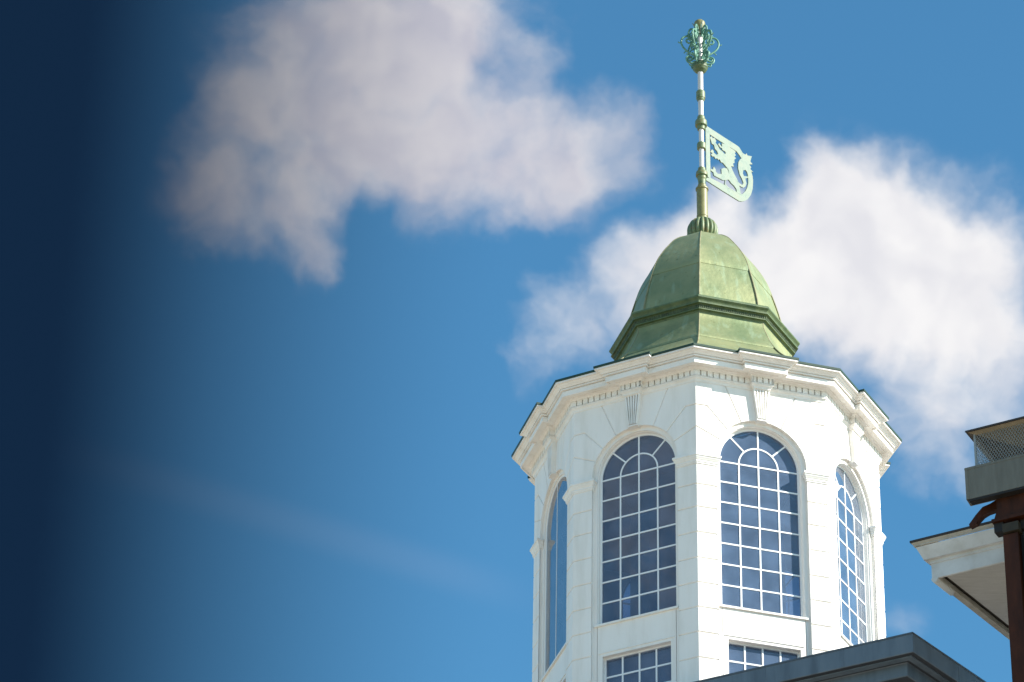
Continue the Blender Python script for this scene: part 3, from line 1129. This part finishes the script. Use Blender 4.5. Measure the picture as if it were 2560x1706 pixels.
def scroll_mesh():
    mb = MB()

    def stroke(pts, w=0.022):
        mb.tube([(x, 0, z-VB) for x, z in pts], w, 6)
    # lower C scroll
    stroke(bez((0.06, 48.66), (0.16, 48.60), (0.30, 48.60), (0.305, 48.74)) + spiral(0.225, 48.74, 0.08, 0.025, 0, 1.35)[1:])
    stroke(bez((0.12, 48.63), (0.16, 48.54), (0.26, 48.52), (0.235, 48.63)), .015)
    # stem up to the big outer ring
    stroke(bez((0.06, 48.72), (0.10, 48.86), (0.20, 48.84), (0.27, 48.93)))
    stroke(bez((0.27, 48.93), (0.34, 48.98), (0.42, 49.08), (0.415, 49.19)) + bez((0.415, 49.19), (0.41, 49.33), (0.30, 49.37), (0.25, 49.33))[1:] + spiral(0.245, 49.235, 0.095, 0.03, 90, 1.2)[1:])
    stroke([(0.415, 49.16), (0.445, 49.155), (0.47, 49.165), (0.478, 49.18)], .014)
    stroke([(0.27, 48.93), (0.31, 48.93), (0.345, 48.905), (0.35, 48.88)], .014)
    # upper loop
    stroke(bez((0.07, 49.02), (0.14, 49.10), (0.21, 49.22), (0.245, 49.36)) + bez((0.245, 49.36), (0.27, 49.50), (0.20, 49.60), (0.14, 49.54))[1:] + bez((0.14, 49.54), (0.10, 49.49), (0.075, 49.42), (0.065, 49.33))[1:])
    stroke(spiral(0.155, 49.40, 0.075, 0.025, 250, 1.3), .015)
    # small middle curls
    stroke(spiral(0.145, 48.93, 0.085, 0.03, 200, 1.4), .016)
    stroke(spiral(0.13, 49.13, 0.055, 0.02, 160, 1.4), .014)
    stroke(bez((0.245, 49.36), (0.275, 49.40), (0.285, 49.38), (0.29, 49.365)), .014)
    return mb


sc = scroll_mesh().build('scroll', 'verdigris_deep', vane, merge=False)
sc.rotation_euler = (0, 0, R(8))
for k in range(1, 6):
    copy_turned(sc, vane, R(8+60*k))

# the pierced flag: stile, rails, a rampant lion and its tail, all cut from one sheet
FLAG = {
'stile': [(0.133, 46.93), (0.267, 46.941), (0.276, 45.687), (0.139, 45.686)],
'top': [(0.06, 47.03), (0.702, 47.03), (1.185, 47.035), (1.241, 47.028), (1.305, 46.979), (1.365, 46.928), (1.318, 46.765), (1.236, 46.823), (1.153, 46.869), (1.07, 46.87), (0.772, 46.857), (0.458, 46.853), (0.265, 46.855), (0.133, 46.93), (0.06, 46.94)],
'bottom': [(0.06, 45.63), (0.145, 45.64), (0.276, 45.705), (0.49, 45.731), (0.747, 45.757), (1.042, 45.773), (1.227, 45.779), (1.311, 45.813), (1.417, 45.941), (1.486, 46.078), (1.521, 46.215), (1.524, 46.321), (1.514, 46.428), (1.479, 46.515), (1.631, 46.578), (1.674, 46.474), (1.686, 46.345), (1.664, 46.125), (1.603, 45.945), (1.496, 45.779), (1.391, 45.676), (1.297, 45.61), (1.203, 45.577), (0.67, 45.567), (0.06, 45.571)],
'tail': [(1.318, 46.768), (1.365, 46.928), (1.444, 46.932), (1.487, 46.989), (1.516, 46.947), (1.662, 47.001), (1.606, 46.836), (1.68, 46.799), (1.566, 46.732), (1.634, 46.693), (1.6, 46.63), (1.693, 46.596), (1.612, 46.569), (1.514, 46.428), (1.488, 46.497), (1.433, 46.521), (1.361, 46.468), (1.345, 46.378), (1.381, 46.329), (1.522, 46.388), (1.521, 46.353), (1.426, 46.286), (1.464, 46.171), (1.421, 46.071), (1.354, 46.007), (1.279, 45.989), (1.122, 46.009), (1.142, 46.072), (1.244, 46.057), (1.318, 46.058), (1.363, 46.134), (1.317, 46.214), (1.241, 46.294), (1.193, 46.448), (1.204, 46.596), (1.251, 46.696)],
'body': [(0.8, 46.871), (0.939, 46.854), (1.069, 46.855), (1.121, 46.837), (1.086, 46.774), (1.126, 46.75), (1.074, 46.685), (1.128, 46.669), (1.066, 46.599), (1.076, 46.522), (1.019, 46.47), (1.049, 46.403), (0.955, 46.369), (1.0, 46.288), (1.062, 46.209), (1.144, 46.125), (1.215, 46.028), (1.231, 45.917), (1.268, 45.77), (1.134, 45.764), (1.118, 45.844), (1.045, 45.896), (0.944, 45.918), (0.872, 45.969), (0.788, 45.918), (0.748, 45.802), (0.83, 45.77), (0.931, 45.761), (1.078, 45.762), (1.078, 45.735), (0.802, 45.735), (0.729, 45.777), (0.76, 45.896), (0.676, 45.853), (0.547, 45.843), (0.474, 45.834), (0.379, 45.829), (0.366, 45.899), (0.293, 45.903), (0.271, 45.939), (0.358, 45.972), (0.378, 46.057), (0.438, 46.026), (0.449, 45.958), (0.522, 45.939), (0.639, 45.997), (0.631, 46.126), (0.721, 46.205), (0.828, 46.236), (0.888, 46.114), (0.86, 46.238), (0.778, 46.277), (0.686, 46.322), (0.631, 46.301), (0.58, 46.355), (0.539, 46.319), (0.499, 46.34), (0.443, 46.296), (0.407, 46.336), (0.341, 46.309), (0.297, 46.335), (0.348, 46.394), (0.275, 46.398), (0.332, 46.49), (0.392, 46.477), (0.385, 46.429), (0.486, 46.419), (0.533, 46.48), (0.498, 46.533), (0.43, 46.557), (0.399, 46.645), (0.331, 46.639), (0.308, 46.701), (0.269, 46.767), (0.329, 46.84), (0.356, 46.802), (0.425, 46.838), (0.479, 46.789), (0.452, 46.73), (0.532, 46.685), (0.586, 46.624), (0.684, 46.615), (0.711, 46.6), (0.748, 46.582), (0.795, 46.629), (0.768, 46.66), (0.675, 46.656), (0.667, 46.696), (0.602, 46.685), (0.539, 46.733), (0.577, 46.791), (0.604, 46.753), (0.668, 46.727), (0.661, 46.82)],
}
mb = MB()
for i, (k, pl) in enumerate(FLAG.items()):
    h = 0.011+0.0009*i
    tri = tessellate_polygon([[Vector((x, z, 0)) for x, z in pl]])
    for s in (-1, 1):
        for t in tri:
            mb.poly([(pl[j][0], s*h, pl[j][1]-VB) for j in t])
    for j in range(len(pl)):
        (x0, z0), (x1, z1) = pl[j], pl[(j+1) % len(pl)]
        mb.poly([(x0, -h, z0-VB), (x1, -h, z1-VB), (x1, h, z1-VB), (x0, h, z0-VB)])
fl = mb.build('lion_flag', 'verdigris', vane, merge=False)
fl.rotation_euler = (0, 0, R(49))

# ------------------------------------------------------------------ the white house whose eave comes in on the right
E1 = Vector((math.cos(R(-26.2)), math.sin(R(-26.2)), 0))       # along the front, to the right
EF = Vector((math.sin(R(-26.2)), -math.cos(R(-26.2)), 0))      # out of the front
E2 = Vector((math.cos(R(57)), math.sin(R(57)), 0))             # along the side, to the back
T0 = Vector((3.694, 59.0, 33.298+Z0))
house = tag(empty('white_house', (T0.x+4, T0.y+3, 0)), 'white house seen from below, only its boxed wooden eave corner showing beside the brown chimney', 'house')


def hp(mb_unused, p):
    return tuple(Vector(p)-house.location)


LEN1, LEN2 = 9.0, 3.2
prof_e = [(0.0, 0.015), (0.0, -0.018), (0.012, -0.03)]
eave_plan = [T0+E2*LEN2, T0, T0+E1*LEN1]


def eave_sweep(prof):
    """profile of (inset, drop) swept round the corner, side first"""
    mb = MB()
    nS = Vector((-E2.y, E2.x, 0))                              # out of the side
    nF = EF
    den = 1+nS.dot(nF)
    mit = (nS+nF)/den
    rows = []
    for d, z in prof:
        o_ = Vector((0, 0, z))
        rows.append([T0+E2*LEN2-nS*d+o_-house.location, T0-mit*d+o_-house.location, T0+E1*LEN1-nF*d+o_-house.location])
    mb.grid(rows, smooth=False)
    return mb


eave_sweep([(0.35, 0.10), (0.0, 0.018), (0.0, -0.022), (0.02, -0.026)]).build('roof_edge', 'roof_dark', house)
eave_sweep([(0.016, -0.02), (0.022, -0.03), (0.03, -0.05), (0.048, -0.064), (0.048, -0.092), (0.075, -0.094)]).build('crown_moulding', 'eave_trim', house)
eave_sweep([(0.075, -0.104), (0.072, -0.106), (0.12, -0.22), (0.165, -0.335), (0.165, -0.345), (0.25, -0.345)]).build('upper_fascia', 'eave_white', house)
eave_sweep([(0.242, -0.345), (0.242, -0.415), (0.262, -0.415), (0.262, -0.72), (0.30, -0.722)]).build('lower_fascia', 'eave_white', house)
# underside: a board along the side, a dark gap, then boarded soffit
mb = MB()
nS = Vector((-E2.y, E2.x, 0))
den = 1+nS.dot(EF)
mit = (nS+EF)/den


def under(a, b, z, fr):
    """strip between insets a and b from the side, from the front inset fr backwards"""
    P0 = T0-mit*0.29
    s = Vector((0, 0, z))
    k = 1/abs(nS.dot(E1))
    return [P0+E1*(a*k)+s, P0+E1*(b*k)+s, P0+E1*(b*k)+E2*LEN2+s, P0+E1*(a*k)+E2*LEN2+s]


def slab(mb, q, h):
    q = [Vector(p)-house.location for p in q]
    w = [p+Vector((0, 0, h)) for p in q]
    mb.poly(q)
    mb.poly(w[::-1])
    for i in range(4):
        j = (i+1) % 4
        mb.poly([q[i], q[j], w[j], w[i]])


slab(mb, under(-.02, .10, -0.735, 0), 0.10)
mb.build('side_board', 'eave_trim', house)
mb = MB()
pb = T0-mit*0.25
rows = []
for i in range(9):
    a = math.pi*i/8
    o_ = E1*(0.055-0.055*math.cos(a))*1.15+Vector((0, 0, -0.72-0.085*math.sin(a)))
    rows.append([pb+o_-house.location, pb+E2*.62+o_-house.location])
mb.grid(rows, smooth=True)
for q in (0, 1):
    mb.poly([r_[q] for r_ in rows])
mb.build('gutter_end', 'eave_white', house)
mb = MB()
for i in range(26):
    slab(mb, under(.22+i*.12, .22+i*.12+.1192, -0.70, 0), 0.03)
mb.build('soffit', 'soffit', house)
mb = MB()
slab(mb, under(.0, 6, -0.60, 0), 0.03)
mb.build('eave_deck', 'roof_dark', house)
mb = MB()
w0 = T0-mit*1.3
q = [w0-Vector((0, 0, w0.z)), w0+E1*7-Vector((0, 0, w0.z)), w0+E1*7+E2*6-Vector((0, 0, w0.z)), w0+E2*6-Vector((0, 0, w0.z))]
q = [w0+E1*1.6, w0+E1*8, w0+E1*8+E2*5, w0+E1*1.6+E2*5]
q = [Vector((p.x, p.y, 0)) for p in q]
slab(mb, q, T0.z-0.66)
mb.build('wall', 'eave_white', house)

# ------------------------------------------------------------------ brown chimney in front of that eave
BX = Vector((4.609, 57.0, 33.011+Z0))
C1 = Vector((math.cos(R(-25.4)), math.sin(R(-25.4)), 0))
CI = Vector((-C1.y, C1.x, 0))                                   # into the building


def cp(origin):
    def f(u, dep, z):
        p = BX+C1*u+CI*dep+Vector((0, 0, z))
        return tuple(p-Vector(origin))
    return f


co = (BX.x+1.2, BX.y+.6, 0)
chim = tag(empty('brown_chimney', co), 'dark brown clad chimney with a pilaster strip and ledge at the right edge', 'chimney')
f = cp(co)
GZ = -BX.z                                                       # ground, relative to BX
mb = MB()
mb.box((0.66, 0.30, GZ), (2.4, 1.10, -0.02), f)
mb.build('body', 'brown_black', chim, merge=False)
mb = MB()
mb.box((0.585, 0.15, GZ), (0.865, 0.50, -0.80), f)
mb.build('pilaster', 'brown', chim)
mb = MB()
mb.box((0.60, 0.10, -0.775), (0.90, 0.50, -0.60), f)
mb.build('pilaster_cap', 'olive', chim)
mb = MB()
mb.box((0.425, 0.16, -0.70), (0.598, 0.36, -0.52), f)
mb.box((0.901, 0.24, -0.70), (2.3, 0.299, -0.52), f)
mb.build('bracket_course', 'brown_black', chim, merge=False)
mb = MB()
mb.prism([(0.405, -0.515), (2.4, -0.515), (2.4, -0.455), (0.405, -0.455)], 0.10, 0.40, f)
mb.build('ledge', 'brown', chim)
mb = MB()
mb.prism([(0.43, -0.454), (2.4, -0.454), (2.4, 0.0), (0.50, 0.0), (0.50, -0.25)], 0.16, 0.36, f)
mb.build('crown_band', 'brown', chim)
mb = MB()
mb.box((0.96, 0.2, GZ), (1.06, 0.31, -0.80), f)
mb.build('cover_strip', 'galv', chim)
# flat curved brace from the roof edge to the stack
mb = MB()
br = [(-0.114, -0.295), (-0.102, -0.345), (0.031, -0.307), (0.043, -0.278), (0.155, -0.182), (0.255, -0.145), (0.421, -0.125), (0.50, -0.10), (0.50, 0.07), (0.414, 0.066), (0.303, 0.02), (0.165, -0.007), (0.031, -0.129)]
tri = tessellate_polygon([[Vector((x, z, 0)) for x, z in br]])
for dep in (0.35, 0.47):
    for t in tri:
        mb.poly([f(br[j][0], dep, br[j][1]) for j in t])
for j in range(len(br)):
    (a, b), (c, d) = br[j], br[(j+1) % len(br)]
    mb.poly([f(a, .35, b), f(c, .35, d), f(c, .47, d), f(a, .47, b)])
mb.build('brace', 'brown', chim, merge=False)

# ------------------------------------------------------------------ metal cowl on the chimney
cw = (BX.x+1.2, BX.y+.6, BX.z)
cowl = tag(empty('chimney_cowl', cw), 'grey metal chimney cowl with diamond wire mesh under a flat lid, on the brown chimney', 'chimney cap')
f = cp(cw)
WD = 2.6
# a sheet box, shallow below and widening upwards to the back
side = [(0.0, 0.0), (0.19, -0.035), (1.12, 0.63), (1.12, 0.645), (0.0, 0.645)]      # (depth, height)
mb = MB()
mb.poly([f(0, d, z) for d, z in side])
mb.poly([f(WD, d, z) for d, z in side][::-1])
for i in range(5):
    (d0, z0), (d1, z1) = side[i], side[(i+1) % 5]
    mb.poly([f(0, d0, z0), f(WD, d0, z0), f(WD, d1, z1), f(0, d1, z1)])
mb.box((-0.004, -0.006, 0.60), (WD, -0.001, 0.648), f)
mb.box((0.0, -0.006, 0.0), (0.055, -0.001, 0.598), f)
mb.build('sheet_box', 'galv', cowl, merge=False)
mb = MB()
mb.prism([(0.01, -.003), (0.05, -0.045), (WD-.03, -0.045), (WD-.03, -.003)], 0.004, 0.155, f)
mb.build('bottom_rail', 'brown_black', cowl)
# wire mesh, front and left side
mb = MB()
zb, zt = 0.655, 1.335


def mesh_side(fun, length):
    px, pz = 0.055, 0.095
    slope = pz/px
    H = zt-zb
    k = -H/slope
    while k < length:
        for sgn in (1, -1):
            # line through (k, zb) rising with slope, or its mirror
            pts_ = []
            s0, s1 = k, k+H/slope
            a0, a1 = max(0, s0), min(length, s1)
            if a1 <= a0:
                continue
            za, zb2 = zb+(a0-s0)*slope, zb+(a1-s0)*slope
            if sgn < 0:
                za, zb2 = zt-(za-zb), zt-(zb2-zb)
            o_ = 0.004*sgn
            mb.tube([fun(a0, o_, za), fun(a1, o_, zb2)], 0.0045, 4, smooth=False)
        k += px


mesh_side(lambda s, o_, z: f(0.22+s, 0.085+o_, z), 2.2)
mesh_side(lambda s, o_, z: f(0.19+o_, 0.11+s, z), 0.93)
mb.build('wire_mesh', 'wire', cowl, merge=False)
for u, dep in ((0.175, 0.07), (0.175, 1.04), (2.42, 0.07), (2.42, 1.04)):
    mb = MB()
    mb.box((u, dep, 0.63), (u+.035, dep+.035, 1.34), f)
    mb.build('corner_post', 'wire', cowl)
mb = MB()
l0, l1, d0, d1 = 0.06, 2.55, -0.02, 1.3
mb.box((l0, d0, 1.375), (l1, d1, 1.392), f)
mb.box((l0-.004, d0-.006, 1.366), (l1, d0-.001, 1.400), f)
mb.build('lid', 'roof_dark', cowl, merge=False)
mb = MB()
# shallow drip pan under the lid: an inverted pyramid
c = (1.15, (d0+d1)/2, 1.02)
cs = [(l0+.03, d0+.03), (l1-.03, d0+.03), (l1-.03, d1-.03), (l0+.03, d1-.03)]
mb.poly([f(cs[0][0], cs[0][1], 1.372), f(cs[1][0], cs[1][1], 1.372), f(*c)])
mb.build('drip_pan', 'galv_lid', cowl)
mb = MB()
for i in (1, 2, 3):  # these facets are coloured darker, to stand in for shade under the lid
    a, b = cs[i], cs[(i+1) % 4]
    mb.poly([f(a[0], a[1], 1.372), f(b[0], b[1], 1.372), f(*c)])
mb.build('shaded_pan', 'pan_shade', cowl)

# ------------------------------------------------------------------ the slate blue roof edge in the lower right
LC = Vector((3.48*1.05, 56.0*1.05, 29.834*1.05+Z0))
LA = Vector((math.cos(R(154.7)), math.sin(R(154.7)), 0))        # along the left-hand front
LB = Vector((math.cos(R(54.2)), math.sin(R(54.2)), 0))          # along the right-hand side
grey = tag(empty('grey_building', (LC.x+.5, LC.y+4, 0)), 'slate blue roof corner of a lower building cutting across the foot of the white tower', 'building')
go = grey.location
nA = Vector((LA.y, -LA.x, 0))
if nA.dot(LB) > 0:
    nA = -nA
nB = Vector((LB.y, -LB.x, 0))
if nB.dot(LA) > 0:
    nB = -nB
mitL = (nA+nB)/(1+nA.dot(nB))


def gsweep(prof, la=9.0, lb=9.0):
    mb = MB()
    rows = []
    for d, z in prof:
        o_ = Vector((0, 0, z))-go
        rows.append([LC+LA*la-nA*d+o_, LC-mitL*d+o_, LC+LB*lb-nB*d+o_])
    mb.grid(rows, smooth=False)
    return mb


gsweep([(0.60, 0.03), (0.02, 0.012), (0.0, 0.0), (0.0, -0.385), (0.012, -0.395)]).build('fascia', 'slate', grey)
gsweep([(-0.001, 0.002), (-0.010, 0.004), (-0.012, -0.006), (-0.010, -0.030), (-0.001, -0.032)]).build('drip_edge', 'slate_edge', grey)
for base, d_, nn_, steps_ in ((LC, LA, nA, (1.35, 2.9, 4.4, 6.0)), (LC, LB, nB, (1.5, 3.1, 4.7))):
    for t in steps_:
        mb = MB()
        p0 = base+d_*t-go
        mb.poly([p0+nn_*.004+Vector((0, 0, -.033)), p0+d_*.06+nn_*.004+Vector((0, 0, -.033)), p0+d_*.06+nn_*.004+Vector((0, 0, -.384)), p0+nn_*.004+Vector((0, 0, -.384))])
        for q in (0, .06):
            mb.poly([p0+d_*q+Vector((0, 0, -.033)), p0+d_*q+nn_*.004+Vector((0, 0, -.033)), p0+d_*q+nn_*.004+Vector((0, 0, -.384)), p0+d_*q+Vector((0, 0, -.384))])
        mb.build('joint_cover', 'slate', grey, merge=False)
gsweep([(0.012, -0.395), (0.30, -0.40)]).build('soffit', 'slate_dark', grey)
gsweep([(0.10, -0.4005), (0.10, -0.42), (0.22, -0.425)]).build('drip_moulding', 'slate', grey)
gsweep([(0.30, -0.40), (0.31, -0.42), (0.31, -0.66), (0.33, -0.67)]).build('frieze', 'slate', grey)
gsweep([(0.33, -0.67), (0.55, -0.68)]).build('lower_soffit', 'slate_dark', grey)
gsweep([(0.55, -0.68), (0.55, -LC.z)]).build('wall', 'slate', grey)
mb = MB()
q = [LC+LA*9-nA*.6, LC-mitL*.6, LC+LB*9-nB*.6, LC+LA*9+LB*9]
mb.poly([p+Vector((0, 0, .03))-go for p in q])
mb.build('flat_roof', 'slate_dark', grey)

# ------------------------------------------------------------------ dark post right beside the photographer
px, py = -0.0469, 0.3354
post = tag(empty('navy_post', (px-.18, py+.03, 0)), 'dark navy post standing very close on the left, blurred far out of focus', 'post')
mb = MB()
ang = R(9)
cx, sx = math.cos(ang), math.sin(ang)


def pp(u, dep, z):
    lean = -0.0011*(z-(EYE+0.2152))
    return (u*cx-dep*sx+.18+lean, u*sx+dep*cx-.03, z)


mb.box((-0.42, 0.0, 0.012), (0.0, 0.045, 2.62), pp)
mb.build('shaft', 'navy', post)
mb = MB()
mb.box((-0.50, -0.05, 0.0), (0.08, 0.10, 0.0115), pp)
mb.build('foot_plate', 'navy', post)
